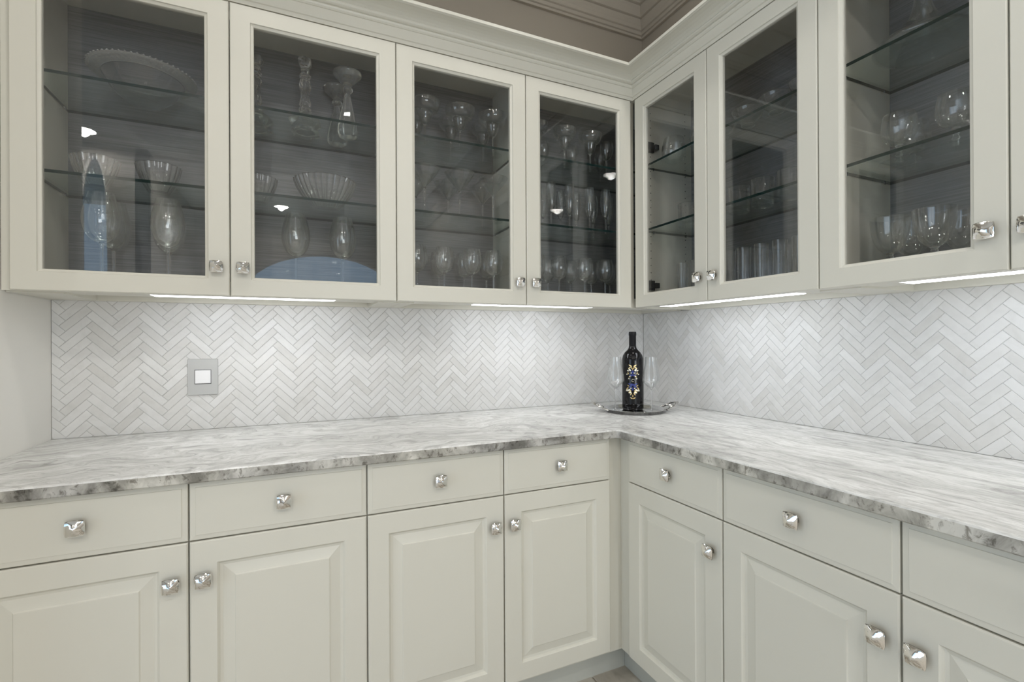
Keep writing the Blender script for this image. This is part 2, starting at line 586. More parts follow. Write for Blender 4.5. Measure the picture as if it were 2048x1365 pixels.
# front wall (behind the camera) with two arched window openings
def arch_wall(wname, wins, xa0, xa1, y1, spans):
    b = MB()
    def arch(x0, x1, zs, zt, n=16):
        cx, h = (x0 + x1) / 2, (x1 - x0) / 2
        return [(cx - h * cos(pi * i / n), zs + (zt - zs) * sin(pi * i / n)) for i in range(n + 1)]
    y0 = y1 - 0.1
    def quadprism(poly):
        n = len(poly)
        v = [(x, y1, z) for x, z in poly] + [(x, y0, z) for x, z in poly]
        f = [tuple(range(n)), tuple(range(2 * n - 1, n - 1, -1))] + [(i, (i + 1) % n, n + (i + 1) % n, n + i) for i in range(n)]
        b.add(v, f)
    xs = xa0
    for x0, x1, zb, zs, zt in spans:
        quadprism([(xs, -0.06), (x0, -0.06), (x0, CEIL), (xs, CEIL)])
        quadprism([(x0, -0.06), (x1, -0.06), (x1, zb), (x0, zb)])
        a = arch(x0, x1, zs, zt)
        for (xa, za), (xb, zb2) in zip(a, a[1:]):
            quadprism([(xa, za), (xb, zb2), (xb, CEIL), (xa, CEIL)])
        xs = x1
    quadprism([(xs, -0.06), (xa1, -0.06), (xa1, CEIL), (xs, CEIL)])
    struct(b.build(wname, ROOMW))
    for nm, (x0, x1, zb, zs, zt) in zip(wins, spans):
        fr = MB()
        pts = [(x0, zb)] + arch(x0, x1, zs, zt) + [(x1, zb)]
        fr.tube([(x, y1 - 0.05, z) for x, z in pts], 0.025, 6, closed=True)
        if x1 - x0 > 1:
            fr.box(x0, x1, y1 - 0.07, y1 - 0.03, zs - 0.03, zs + 0.01)
        win = struct(fr.build(nm, WHITEPL))
        g = MB()
        q = [(x, y1 - 0.05, z) for x, z in pts]
        g.add(q, [tuple(range(len(q)))])
        g.build('glass_pane', PANE, win)
arch_wall('wall_front', ['window_1'], PX, 0.0, RY0, [(-2.38, -0.08, 0.5, 1.88, 2.59)])
arch_wall('wall_side', ['window_2'], RX0, PX, PY, [(-3.47, -3.26, 0.5, 2.5, 2.98)])

# moulded trim swept along both walls, mitred in the corner. prof: (distance from wall corner line, z)
def corner_sweep(prof, xl, yf):
    b = MB()
    n = len(prof)
    v = [(xl, -d, z) for d, z in prof] + [(-d, -d, z) for d, z in prof] + [(-d, yf, z) for d, z in prof]
    f = []
    for s in range(2):
        for i in range(n):
            j = (i + 1) % n
            f.append((s * n + i, s * n + j, (s + 1) * n + j, (s + 1) * n + i))
    f += [tuple(range(n)), tuple(range(3 * n - 1, 2 * n - 1, -1))]
    b.add(v, f)
    return b
room_crown = [(-.008, 2.816), (.006, 2.816), (.008, 2.826), (.005, 2.829), (.012, 2.832), (.014, 2.846), (.011, 2.849), (.018, 2.853), (.022, 2.868),
              (.030, 2.884), (.034, 2.895), (.030, 2.899), (.040, 2.903), (.044, 2.915), (.052, 2.936), (.055, 2.948), (.050, 2.952), (.062, 2.957),
              (.075, 2.985), (.100, 3.015), (.104, 3.03), (.118, 3.035), (.120, CEIL + .0), (-.008, CEIL)]
struct(corner_sweep(room_crown, RX0, RY0 + .0).build('trim_1', simple('taupe_trim_paint', (0.38, 0.34, 0.285), 0.5)))
cab_crown = [(.290, 2.2885), (.312, 2.2885), (.312, 2.301), (.3165, 2.303), (.3165, 2.3375), (.3200, 2.3385), (.3240, 2.3425), (.3255, 2.3475), (.3235, 2.351),
             (.3290, 2.352), (.3350, 2.355), (.3375, 2.359), (.3360, 2.3635), (.3440, 2.3690), (.3560, 2.3740), (.3700, 2.3770), (.3850, 2.3785),
             (.3930, 2.3785), (.3960, 2.3800), (.4000, 2.3810), (.4000, 2.3920), (.290, 2.3920)]
struct(corner_sweep(cab_crown, -2.40, -1.955).build('trim_2', PAINT))

# floor tiles (those near the corner), laid one by one
def floor_tiles():
    protos = []
    for (a, c) in ((0.195, 0.195), (0.195, 0.095), (0.095, 0.095)):
        b = MB()
        h, k, e = a / 2, c / 2, 0.003
        v = []
        for (dx, z) in ((0, -0.008), (0, -0.0015), (e, 0.0)):
            v += [(-h + dx, -k + dx, z), (h - dx, -k + dx, z), (h - dx, k - dx, z), (-h + dx, k - dx, z)]
        f = [(8, 9, 10, 11)]
        for s in (0, 4):
            f += [(s + i, s + (i + 1) % 4, s + 4 + (i + 1) % 4, s + 4 + i) for i in range(4)]
        b.add(v, f)
        protos.append(b.mesh('tile', FLOORM))
    rnd = random.Random(3)
    for j in range(7):
        for i in range(9):
            x, y = -0.6 - 0.2 * i - (0.1 if j % 2 else 0), -0.62 - 0.2 * j
            k = rnd.choice((0, 0, 1, 2))
            if k == 0:
                put('tile', protos[0], floor, (x, y, 0))
            elif k == 1:
                put('tile', protos[1], floor, (x, y + 0.05, 0)); put('tile', protos[1], floor, (x, y - 0.05, 0))
            else:
                put('tile', protos[1], floor, (x, y + 0.05, 0))
                put('tile', protos[2], floor, (x - 0.05, y - 0.05, 0)); put('tile', protos[2], floor, (x + 0.05, y - 0.05, 0))
floor_tiles()

# ------------------------------------------------------------------ herringbone backsplash
TW, TL = 0.0245, 4            # tile width (m), length in widths
S2 = sqrt(2)
def clip_poly(poly, h0, h1, z0, z1):
    for ax, lim, sign in ((0, h0, 1), (0, h1, -1), (1, z0, 1), (1, z1, -1)):
        out = []
        for i in range(len(poly)):
            p, q = poly[i], poly[(i + 1) % len(poly)]
            ip, iq = (p[ax] - lim) * sign >= 0, (q[ax] - lim) * sign >= 0
            if ip:
                out.append(p)
            if ip != iq:
                t = (lim - p[ax]) / (q[ax] - p[ax])
                out.append((p[0] + t * (q[0] - p[0]), p[1] + t * (q[1] - p[1])))
        poly = out
        if not poly:
            return []
    return poly
def inset_poly(poly, d):
    n = len(poly)
    out = []
    for i in range(n):
        p0, p1, p2 = Vector(poly[i - 1]), Vector(poly[i]), Vector(poly[(i + 1) % n])
        a, b = (p1 - p0), (p2 - p1)
        if a.length < 1e-9 or b.length < 1e-9:
            out.append(tuple(p1)); continue
        a.normalize(); b.normalize()
        na, nb = Vector((-a.y, a.x)), Vector((-b.y, b.x))
        k = 1 + na.dot(nb)
        out.append(tuple(p1 + (na + nb) * (d / max(k, 0.3))))
    return out
def tile_geo(b, poly, c, proud=0.0):
    """poly (h, z) around centre c -> a slab facing -y, back at y=.007"""
    top = inset_poly(poly, 0.0009)
    n = len(poly)
    v = [(h - c[0], 0.0072, z - c[1]) for h, z in poly] + [(h - c[0], 0.0008 - proud, z - c[1]) for h, z in poly] + [(h - c[0], 0.0 - proud, z - c[1]) for h, z in top]
    f = [tuple(range(2 * n, 3 * n))]
    for s in (0, n):
        f += [(s + i, s + (i + 1) % n, s + n + (i + 1) % n, s + n + i) for i in range(n)]
    b.add(v, f)
def backsplash(wall, h0, h1, z0, z1, corner, place, n_single):
    """corner: (h, z) of a measured tile corner used to set the phase."""
    u0 = (corner[0] + corner[1]) / S2 / TW
    v0 = (corner[1] - corner[0]) / S2 / TW - corner[2]
    g = 0.00042 / TW
    rects = []
    for bq in range(-200, 200):
        for t in range(-26, 27):
            rects.append((bq + 8 * t, bq, TL, 1))
            rects.append((bq, bq - 7 + 8 * t, 1, TL))
    tiles = []
    for (a, b_, la_, lb) in rects:
        pts = []
        for (uu, vv) in ((a + g, b_ + g), (a + la_ - g, b_ + g), (a + la_ - g, b_ + lb - g), (a + g, b_ + lb - g)):
            U, V = (uu + u0) * TW, (vv + v0) * TW
            pts.append(((U - V) / S2, (U + V) / S2))
        if max(p[0] for p in pts) < h0 or min(p[0] for p in pts) > h1 or max(p[1] for p in pts) < z0 or min(p[1] for p in pts) > z1:
            continue
        cl = clip_poly(pts, h0, h1, z0, z1)
        ar = abs(sum(cl[i][0] * cl[(i + 1) % len(cl)][1] - cl[(i + 1) % len(cl)][0] * cl[i][1] for i in range(len(cl)))) / 2 if len(cl) > 2 else 0
        if ar < 4e-6:
            continue
        c = (sum(p[0] for p in pts) / 4, sum(p[1] for p in pts) / 4)
        whole = ar > 0.9995 * (TL - 2 * g) * (1 - 2 * g) * TW * TW
        wp = Vector(place(c[0], 0.0, c[1]))
        dv = wp - CAM_POS
        depth = dv.dot(fw)
        inframe = depth > 0.1 and abs(dv.dot(r2) / depth) < 1.09
        nrm = Vector(place(0, -1, 0)) - Vector(place(0, 0, 0))
        size = ar * abs(dv.normalized().dot(nrm)) / max(depth, .1) ** 2 if inframe else 0.0
        tiles.append((size, whole, la_ > lb, pts if whole else cl, c))
    tiles.sort(key=lambda t: -t[0])
    rnd = random.Random(11)
    protos = {}
    rest = MB()
    tones = []
    for i, (size, whole, horiz, poly, c) in enumerate(tiles):
        proud = rnd.choice((0, 0, 0.0001, 0.0003, 0.0005))
        if abs(c[0] + 2.155) < .05 and abs(c[1] - 1.115) < .05 and not horiz:
            proud = 0.0022
        if i < n_single:
            if whole:
                if horiz not in protos:
                    b = MB(); tile_geo(b, poly, c)
                    protos[horiz] = b.mesh('tile', TILE)
                me = protos[horiz]
            else:
                b = MB(); tile_geo(b, poly, c)
                me = b.mesh('tile', TILE)
            o = put('tile', me, wall, place(c[0], -proud, c[1]), 0.0 if nrm.y < -0.5 else -pi / 2)
        else:
            k = len(rest.f)
            tile_geo(rest, poly, (0, 0), proud)
            tones += [rnd.random()] * (len(rest.f) - k)
    if rest.f:
        me = rest.mesh('tile', TILE)
        at = me.attributes.new('tone', 'FLOAT', 'FACE')
        at.data.foreach_set('value', tones)
        stuff(put('tile', me, wall, place(0, 0, 0), 0.0 if nrm.y < -0.5 else -pi / 2))
    return len(tiles)
ZC, ZT = 0.9135, 1.3662
nb = backsplash(wall_back, -2.3994, -0.0006, ZC, ZT, (-2.3635, 1.2983, 0), lambda h, y, z: (h, y, z), 300)
nr = backsplash(wall_right, 0.0006, 1.955, ZC, ZT, (1.1585, 1.2640, 4), lambda h, y, z: (y, -h, z), 300)
print('tiles', nb, nr)
for wl, args in ((wall_back, (-2.3998, 0.0, 0.0013, WY + .001, ZC - .002, ZT + .002)), (wall_right, (0.0013, WY + .001, -1.957, 0.0, ZC - .002, ZT + .002))):
    b = MB(); b.box(*args)
    b.build('grout_bed', GROUT, wl)

# ------------------------------------------------------------------ knob (shared mesh)
def knob_mesh():
    b = MB()
    seg = 20
    rnd = random.Random(5)
    def sq(h, n=7):
        pts = []
        for i in range(seg):
            a = 2 * pi * (i + 0.5) / seg
            c, s = cos(a), sin(a)
            r = h / (abs(c) ** n + abs(s) ** n) ** (1 / n)
            pts.append((r * c, r * s))
        return pts
    prof = [('c', .0100, 0.0), ('c', .0100, -.003), ('c', .0062, -.0045), ('c', .0050, -.010), ('c', .0065, -.0145), ('s', .0120, -.0160), ('s', .0180, -.0175), ('s', .0186, -.0205), ('s', .0172, -.0228)]
    v, f = [], []
    for kind, r, y in prof:
        pts = sq(r) if kind == 's' else [(r * cos(2 * pi * (i + .5) / seg), r * sin(2 * pi * (i + .5) / seg)) for i in range(seg)]
        v += [(p[0], y, p[1]) for p in pts]
    n = len(prof)
    for k in range(n - 1):
        for i in range(seg):
            j = (i + 1) % seg
            f.append((k * seg + i, k * seg + j, (k + 1) * seg + j, (k + 1) * seg + i))
    f.append(tuple(range(seg)))
    b.add(v, f, 0, True)
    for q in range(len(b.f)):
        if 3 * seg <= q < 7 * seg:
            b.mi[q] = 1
    # hammered pyramid face
    base = len(b.v) - seg
    inner = []
    for (r, y, m) in ((.0118, -.0262, 10), (.0055, -.0300, 6)):
        row = []
        for i in range(m):
            a = 2 * pi * (i + .25) / m
            c, s = cos(a), sin(a)
            rr = r / (abs(c) ** 3 + abs(s) ** 3) ** (1 / 3)
            row.append(len(b.v)); b.v.append((rr * c + rnd.uniform(-.0008, .0008), y + rnd.uniform(-.0009, .0009), rr * s + rnd.uniform(-.0008, .0008)))
        inner.append(row)
    apex = len(b.v); b.v.append((0.0006, -.0318, 0.0004))
    def tri(a, c, d):
        b.f.append([a, c, d]); b.mi.append(0); b.sm.append(False)
    outer = list(range(base, base + seg))
    def bridge(A, B):
        i = j = 0
        na, nb_ = len(A), len(B)
        while i < na or j < nb_:
            if j >= nb_ or (i < na and (i + 1) / na <= (j + 1) / nb_):
                tri(A[i % na], A[(i + 1) % na], B[j % nb_]); i += 1
            else:
                tri(A[i % na], B[(j + 1) % nb_], B[j % nb_]); j += 1
    bridge(outer, inner[0]); bridge(inner[0], inner[1])
    for i in range(6):
        tri(inner[1][i], inner[1][(i + 1) % 6], apex)
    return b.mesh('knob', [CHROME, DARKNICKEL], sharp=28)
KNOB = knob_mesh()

# ------------------------------------------------------------------ cabinets
def place_back(*p):
    return p
BACK = ((0, 0), 0.0)
RIGHT = ((0, 0), -pi / 2)
YB = 0.0065
def cab_root(name, label, wall, h, z):
    loc = (h, 0, z) if wall == 'B' else (0, -h, z)
    return thing(name, label, 'cabinet', loc, 0.0 if wall == 'B' else -pi / 2)

def raised_door(root, org, x0, x1, z0, z1, knob_x, knob_z):
    yf, yb = -0.630, -0.611
    b = MB()
    b.rings(x0, x1, z0, z1, [(0, yb), (0, yf + .003), (.003, yf), (.0575, yf), (.0600, yf + .0025), (.0635, yf + .0075), (.0680, yf + .0085), (.0700, yf + .0090),
                             (.0960, yf + .0035), (.0985, yf + .0010), (.1000, yf + .0008)])
    d = b.build('door', PAINT, root, origin=org)
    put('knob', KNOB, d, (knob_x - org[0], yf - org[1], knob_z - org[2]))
def drawer(root, org, x0, x1, z0, z1):
    yf, yb = -0.630, -0.611
    b = MB()
    b.rings(x0, x1, z0, z1, [(0, yb), (0, yf + .004), (.0015, yf + .0025), (.0120, yf + .0014), (.0128, yf)])
    d = b.build('drawer', PAINT, root, origin=org)
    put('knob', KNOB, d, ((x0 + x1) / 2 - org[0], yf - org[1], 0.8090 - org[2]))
def base_cabinet(label, wall, x0, x1, splits, knobs, body0=None, body1=None):
    """splits: front boundaries; knobs: 'L' or 'R' for each door."""
    body0 = x0 if body0 is None else body0
    body1 = x1 if body1 is None else body1
    org = ((body0 + body1) / 2, 0, 0)
    root = cab_root('base_cabinet', label, wall, org[0], 0)
    b = MB()
    b.box(body0, body1, -0.610, YB, 0.112, 0.8805)
    b.build('body', PAINT, root, origin=org)
    t = MB(); t.box(0.553 if body0 == 0.610 else body0, -0.5535 if body1 == -0.610 else body1, -0.553, YB - .005, -0.004, 0.112)
    t.build('toe_kick', TOE, root, origin=org)
    g = 0.0019
    for i, (a, c) in enumerate(zip(splits, splits[1:])):
        drawer(root, org, a + g, c - g, 0.7355, 0.8790)
        k = c - .0345 if knobs[i] == 'R' else a + .0320
        raised_door(root, org, a + g, c - g, 0.1270, 0.7320, k, 0.6405)
    return root
base_cabinet('white base cabinet under the wall switch, double doors, beside the cream side wall', 'B', -2.345, -1.4983, [-2.345, -1.9217, -1.4983], 'RL', body0=-2.3995)
base_cabinet('white base cabinet whose double doors end at the inner corner filler', 'B', -1.4983, -0.6700, [-1.4983, -1.0776, -0.6700], 'RL', body1=-0.610)
base_cabinet('narrow single-door white base cabinet beside the inner corner', 'R', 0.6748, 1.0803, [0.6748, 1.0803], 'R', body0=0.610)
base_cabinet('white double-door base cabinet nearest the camera, past the single-door one', 'R', 1.0803, 1.9227, [1.0803, 1.5015, 1.9227], 'RL')

ZD0, ZD1 = 1.3690, 2.2850
SH = (1.7045, 1.9830)         # glass shelf centres
def glass_door(root, org, x0, x1, kx):
    yf, yb = -0.314, -0.2945
    g = 0.0014
    b = MB()
    b.rings(x0 + g, x1 - g, ZD0, ZD1, [(0, yb), (0, yf + .003), (.0025, yf), (.0560, yf), (.0575, yf + .0035), (.0600, yf + .0050), (.0650, yf + .0070), (.0660, yf + .0100), (.0660, yb)],
            cap=False, closed=True, fz=0.92)
    d = b.build('door', PAINT, root, origin=org)
    p = MB(); p.box(x0 + .060, x1 - .060, -.3015, -.2975, ZD0 + .055, ZD1 - .055)
    p.build('glass_pane', PANE, d, origin=org)
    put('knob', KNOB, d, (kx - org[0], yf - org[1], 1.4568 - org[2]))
def shelf_mesh(x0, x1, z):
    b = MB()
    b.box(x0, x1, -0.288, -0.008, z - .0045, z + .0045)
    b.mi = [0, 0, 1, 1, 1, 1]
    return b
def wall_cabinet(label, wall, x0, x1, splits, bays, knobs, block=(0, 0), partition=None, frame_to=None, hinges=False, pins=False, left_ext=0.0, lamp=None):
    org = ((x0 + x1) / 2, 0, 1.363)
    root = cab_root('wall_cabinet', label, wall, org[0], 1.363)
    T = 0.024
    b = MB()
    b.box(x0 - left_ext, x0 + T, -.272, YB, 1.366, 2.345)           # side panels
    b.box(x1 - T, x1, -.272, YB, 1.366, 2.345)
    b.box(x0 + T, x1 - T, -.272, YB, 1.390, 1.4145)                  # bottom board
    b.box(x0 + T, x1 - T, -.272, YB, 2.330, 2.345)                   # top board
    b.box(x0 + T, x1 - T, -.018, YB, 1.3655, 1.390)                  # back rail
    fx = frame_to if frame_to is not None else x1
    b.box(x0 - left_ext, fx, -.294, -.272, 1.3690, 1.4145)           # face frame
    b.box(x0 + T, lamp[0], -.272, -.165, 1.3715, 1.390)              # front strip either side of the lamp
    b.box(lamp[1], x1 - T, -.272, -.165, 1.3715, 1.390)
    b.box(x0 - left_ext, fx, -.294, -.272, 2.240, 2.345)
    b.box(x0 - left_ext, x0 + T, -.294, -.272, 1.4145, 2.240)
    if frame_to is None:
        b.box(x1 - T, x1, -.294, -.272, 1.4145, 2.240)
    else:
        b.box(splits[-1] - .03, fx, -.294, -.272, 1.4145, 2.240)
    if block[0]:
        b.box(x0 + T, x0 + block[0], -.272, -.018, 1.3655, 1.390)
    if block[1]:
        b.box(x1 - block[1], x1 - T, -.272, -.018, 1.3655, 1.390)
    b.build('body', [INNER if False else PAINT], root, origin=org)
    bp = MB(); bp.box(x0 + T, x1 - T, -.007, .0, 1.4145, 2.330)
    bp.build('back_panel', WOOD, root, origin=org)
    if partition:
        pm = MB(); pm.box(partition - .018, partition + .018, -.294, -.007, 1.4145, 2.330)
        pm.build('partition', PAINT, root, origin=org)
    for (a, c) in bays:
        for z in SH:
            shelf_mesh(a + .0015, c - .0015, z).build('shelf', [SHELFG, SHELFEDGE], root, origin=org)
    pn = MB()
    for (a, c) in bays:                                              # shelf support clips
        for z in SH:
            for y in (-.05, -.235):
                pn.box(a, a + .008, y - .004, y + .004, z - .0105, z - .0046)
                pn.box(c - .008, c, y - .004, y + .004, z - .0105, z - .0046)
    stuff(pn.build('shelf_clips', CHROME, root, origin=org))
    if pins:
        h = MB()
        for y in (-.045, -.245):
            for k in range(26):
                z = 1.46 + .032 * k
                h.add([(x0 + T + .0004, y + .0026 * cos(2 * pi * i / 8), z + .0026 * sin(2 * pi * i / 8)) for i in range(8)], [tuple(range(8))])
        stuff(h.build('shelf_pin_holes', HOLE, root, origin=org))
    for i, (a, c) in enumerate(zip(splits, splits[1:])):
        glass_door(root, org, a, c, c - .0345 if knobs[i] == 'R' else a + .0360)
    if hinges:
        for z in (1.466, 2.075):
            h = MB()
            h.box(x0 + T, x0 + T + .010, -.268, -.232, z - .022, z + .022)
            h.box(x0 + T + .002, x0 + T + .016, -.292, -.228, z - .008, z + .008)
            h.box(x0 + T, x0 + T + .022, -.236, -.215, z - .011, z + .011)
            h.build('hinge', DARKMETAL, root, origin=org)
    return root
wall_cabinet('white glass-door wall cabinet holding the candlesticks, beside the cream side wall', 'B', -2.377, -1.3505, [-2.377, -1.8636, -1.3505],
             [(-2.353, -1.3745)], 'RL', block=(.10, .06), left_ext=.022, lamp=(-2.083, -1.550))
wall_cabinet('white glass-door wall cabinet of margarita glasses and flutes, reaching into the corner', 'B', -1.3505, -0.0005, [-1.3505, -0.8388, -0.3227],
             [(-1.3265, -0.8568), (-0.8208, -0.0245)], 'RL', block=(.07, 0), partition=-0.8388, frame_to=-0.2945, lamp=(-1.034, -0.491))
wall_cabinet('white glass-door wall cabinet of tumblers with black hinges inside, next to the corner', 'R', 0.3263, 1.1408, [0.3263, 0.7323, 1.1408],
             [(0.3503, 1.1168)], 'RL', hinges=True, pins=True, lamp=(0.424, 1.026))
wall_cabinet('white glass-door wall cabinet holding the decanter and large goblets', 'R', 1.1408, 1.9500, [1.1408, 1.5454, 1.9500],
             [(1.1648, 1.926)], 'RL', block=(.09, 0), lamp=(1.314, 1.85))

# ------------------------------------------------------------------ under-cabinet LED bars
def led(label, wall, a, c):
    loc = ((a + c) / 2, 0, 1.3695) if wall == 'B' else (0, -(a + c) / 2, 1.3695)
    root = thing('led_light_bar', label, 'light', loc, 0.0 if wall == 'B' else -pi / 2, 'under-cabinet light bars')
    L = (c - a) / 2 - .001
    b = MB(); b.box(-L, L, -.271, -.166, .012, .0205)
    b.build('housing', WHITEPL, root)
    e = MB()                                       # flat front lip, back half turned towards the wall
    pr = [(-.268, .0000), (-.200, .0000), (-.170, .0100), (-.170, .0130), (-.268, .0130)]
    e.add([(-L + .003, y, z) for y, z in pr] + [(L - .003, y, z) for y, z in pr],
          [(0, 1, 2, 3, 4), (9, 8, 7, 6, 5)] + [(i, (i + 1) % 5, 5 + (i + 1) % 5, 5 + i) for i in range(5)])
    e.build('diffuser', LEDM, root)
led('lit white LED bar under the candlestick cabinet', 'B', -2.083, -1.550)
led('lit white LED bar under the flute cabinet by the corner', 'B', -1.034, -0.491)
led('lit white LED bar under the tumbler cabinet', 'R', 0.424, 1.026)
led('lit white LED bar under the decanter cabinet', 'R', 1.314, 1.85)

# ------------------------------------------------------------------ countertop
def countertop():
    zb, zm, zt, e = 0.8825, 0.9085, 0.9130, 0.0045
    F = 0.653
    def outline(d):
        f = F - d
        pts = [(-2.3995, -0.0008), (-0.0008, -0.0008), (-0.0008, -1.955), (-f, -1.955)]
        R = 0.018
        for i in range(6):
            a = pi / 2 * i / 5
            pts.append((-f - R + R * cos(a), -f - R + R * sin(a)))
        pts.append((-2.3995, -f))
        return pts
    loops = [(outline(.003), zb), (outline(0), zb + .003), (outline(0), zm), (outline(e * .35), zt - e * .3), (outline(e), zt)]
    n = len(loops[0][0])
    b = MB()
    v = [(x, y, z) for pts, z in loops for x, y in pts]
    b.add(v, [tuple(range(4 * n, 5 * n))], 0)
    b.f.append(list(range(n - 1, -1, -1))); b.mi.append(1); b.sm.append(False)
    for k in range(4):
        for i in range(n):
            j = (i + 1) % n
            b.f.append([k * n + i, k * n + j, (k + 1) * n + j, (k + 1) * n + i]); b.mi.append(1 if k < 2 else 0); b.sm.append(False)
    o = b.build('countertop', [STONE, STONE_EDGE])
    tag(o, 'L-shaped white and grey granite worktop with a mottled front edge', 'countertop')
countertop()

# ------------------------------------------------------------------ wall switch
sw = thing('light_switch', 'square white rocker in a silver-grey wall plate on the herringbone tiles', 'switch', (-1.9815, 0, 1.1020))
b = MB(); b.rings(-.0463, .0463, -.0643, .0643, [(0, -.0022), (0, -.0048), (.0012, -.0060)])
b.build('plate', PLATE, sw)
b = MB(); b.rings(-.0258, .0258, -.0258, .0258, [(0, -.0055), (0, -.0063)])
b.box(-.0447, .0447, -.0024, .001, -.0627, .0627)  # dark backing painted as the shadow line round the plate
b.build('gap_shade', GAPSHADE, sw)
b = MB(); b.rings(-.0238, .0238, -.0232, .0240, [(0, -.004), (0, -.0085), (.0015, -.0098)])
b.build('button', BUTTON, sw)

# ------------------------------------------------------------------ glassware prototypes
def smooth_prof(keys, n=6):
    """Catmull-Rom through (r, z) keys."""
    out = []
    K = [keys[0]] + list(keys) + [keys[-1]]
    for i in range(1, len(K) - 2):
        p0, p1, p2, p3 = K[i - 1], K[i], K[i + 1], K[i + 2]
        for s in range(n):
            t = s / n
            out.append(tuple(0.5 * ((2 * p1[q]) + (-p0[q] + p2[q]) * t + (2 * p0[q] - 5 * p1[q] + 4 * p2[q] - p3[q]) * t * t + (-p0[q] + 3 * p1[q] - 3 * p2[q] + p3[q]) * t ** 3) for q in (0, 1)))
    out.append(keys[-1])
    return [(max(r, 0), z) for r, z in out]
def shell(keys, wall=.0013, n=5, floor=.002):
    """Closed profile of a vessel: outside up, lip, inside down."""
    o = smooth_prof(keys, n)
    inner = []
    for k, (r, z) in enumerate(o):
        a, c = o[max(k - 1, 0)], o[min(k + 1, len(o) - 1)]
        t = Vector((c[0] - a[0], c[1] - a[1]))
        if t.length < 1e-9:
            continue
        t.normalize()
        inner.append((max(r - t.y * wall, 0.0), z + t.x * wall))
    inner = [(r, z) for r, z in inner if z >= keys[0][1] + floor or r > 1e-5]
    inner = [(r, z) for r, z in inner if r > 0.0008]
    inner[-1] = (inner[-1][0], o[-1][1] - .0002)
    bot = (0.0, keys[0][1] + floor)
    return ([(0.0, o[0][1])] if o[0][0] > 1e-6 else []) + o + list(reversed(inner)) + [bot]
SEG = 36
def stem_mesh(h, r_mid, r_bot, r_top, foot_r, foot_t=.0022, knot=None):
    k = [(r_bot * 1.6, foot_t), (r_bot, foot_t + .006), (r_mid, h * .4), (r_mid, h * .7), (r_top, h - .006), (r_top * 1.7, h - .0005)]
    if knot:
        k = [(r_bot * 1.6, foot_t), (r_bot, foot_t + .004), (r_mid, h * .3), (knot, h * .45), (r_mid, h * .6), (knot * .9, h * .75), (r_top, h - .005), (r_top * 1.6, h - .0005)]
    b = MB(); b.lathe([(0, foot_t)] + smooth_prof(k, 4) + [(0, h - .0004)], 16)
    f = MB(); f.lathe([(0, 0), (foot_r * .985, 0), (foot_r, .0007), (foot_r * .97, .0014), (foot_r * .6, .0018), (r_bot * 2.2, foot_t + .0008), (0, foot_t + .001)], SEG)
    return b.mesh('stem', STEMG), f.mesh('foot', CLEAR)
def bowl_mesh(keys, wall=.0012, mat=None, name='bowl', shape=None, seg=SEG, smooth=True):
    b = MB(); b.lathe(shell(keys, wall), seg, shape=shape, smooth=smooth)
    return b.mesh(name, mat or CLEAR, sharp=50 if smooth else 1)
def stemware(h, keys, stem_h, foot_r, r_mid=.0034, knot=None, wall=.0012):
    st, ft = stem_mesh(stem_h, r_mid, r_mid * 1.15, r_mid * 1.15, foot_r, knot=knot)
    bw = bowl_mesh([(r, z + stem_h) for r, z in keys], wall)
    return [('bowl', bw), ('stem', st), ('foot', ft)]
PROTO = {
    'balloon': ('wine_glass', 'glass', stemware(.255, [(.004, 0), (.020, .006), (.036, .024), (.0455, .058), (.045, .090), (.037, .125), (.0315, .148)], .107, .038, .0042)),
    'wine': ('wine_glass', 'glass', stemware(.178, [(.004, 0), (.018, .004), (.030, .017), (.0375, .045), (.0365, .072), (.0315, .098)], .080, .033, .0034)),
    'margarita': ('margarita_glass', 'glass', stemware(.166, [(.004, 0), (.012, .004), (.021, .018), (.0255, .036), (.0290, .043), (.046, .050), (.056, .064), (.0595, .082), (.0595, .088)], .078, .037, .0034)),
    'coupe': ('margarita_glass', 'glass', stemware(.168, [(.004, 0), (.012, .004), (.021, .016), (.026, .034), (.029, .044), (.040, .050), (.050, .064), (.052, .084), (.052, .088)], .080, .036, .0034)),
    'small_wine': ('cordial_glass', 'glass', stemware(.150, [(.004, 0), (.014, .004), (.024, .018), (.031, .044), (.030, .066), (.027, .080)], .070, .031, .0032)),
    'martini': ('martini_glass', 'glass', stemware(.178, [(.0030, 0), (.008, .0045), (.026, .026), (.045, .049), (.060, .0715)], .106, .038, .0034)),
    'flute': ('champagne_flute', 'glass', stemware(.206, [(.0035, 0), (.010, .006), (.0185, .030), (.0235, .065), (.0225, .100), (.0185, .130)], .076, .030, .0034)),
    'footed': ('snifter', 'glass', stemware(.138, [(.004, 0), (.018, .003), (.033, .016), (.0410, .040), (.040, .062), (.0365, .084)], .046, .047, .0055, knot=.0085)),
    'goblet': ('goblet', 'glass', stemware(.140, [(.004, 0), (.018, .004), (.032, .022), (.042, .056), (.0450, .088), (.0452, .096)], .044, .039, .0062, knot=.0095)),
    'tall_wine': ('wine_glass', 'glass', stemware(.236, [(.004, 0), (.016, .010), (.035, .033), (.0375, .042), (.0335, .070), (.0275, .110), (.0252, .140)], .096, .031, .0030)),
}
def hexed(n):
    return lambda a, k: cos(pi / n) / cos((a % (2 * pi / n)) - pi / n)
def tumbler(h, r0, r1, base=.012, wall=.0022):
    out = [(0, 0), (r0 * .96, 0), (r0, .0015), (r0, base * .6)] + [(r0 + (r1 - r0) * t, base * .6 + (h - base * .6) * t) for t in (.25, .5, .75, 1.0)]
    inn = [(r - wall, z - (.0003 if i == 0 else 0)) for i, (r, z) in enumerate(reversed(out[4:]))]
    inn += [(r0 - wall, base + .003), (r0 - wall - .003, base), (0, base - .001)]
    b = MB(); b.lathe(out + inn, SEG)
    return b.mesh('tumbler', TUMBLERG, sharp=40)
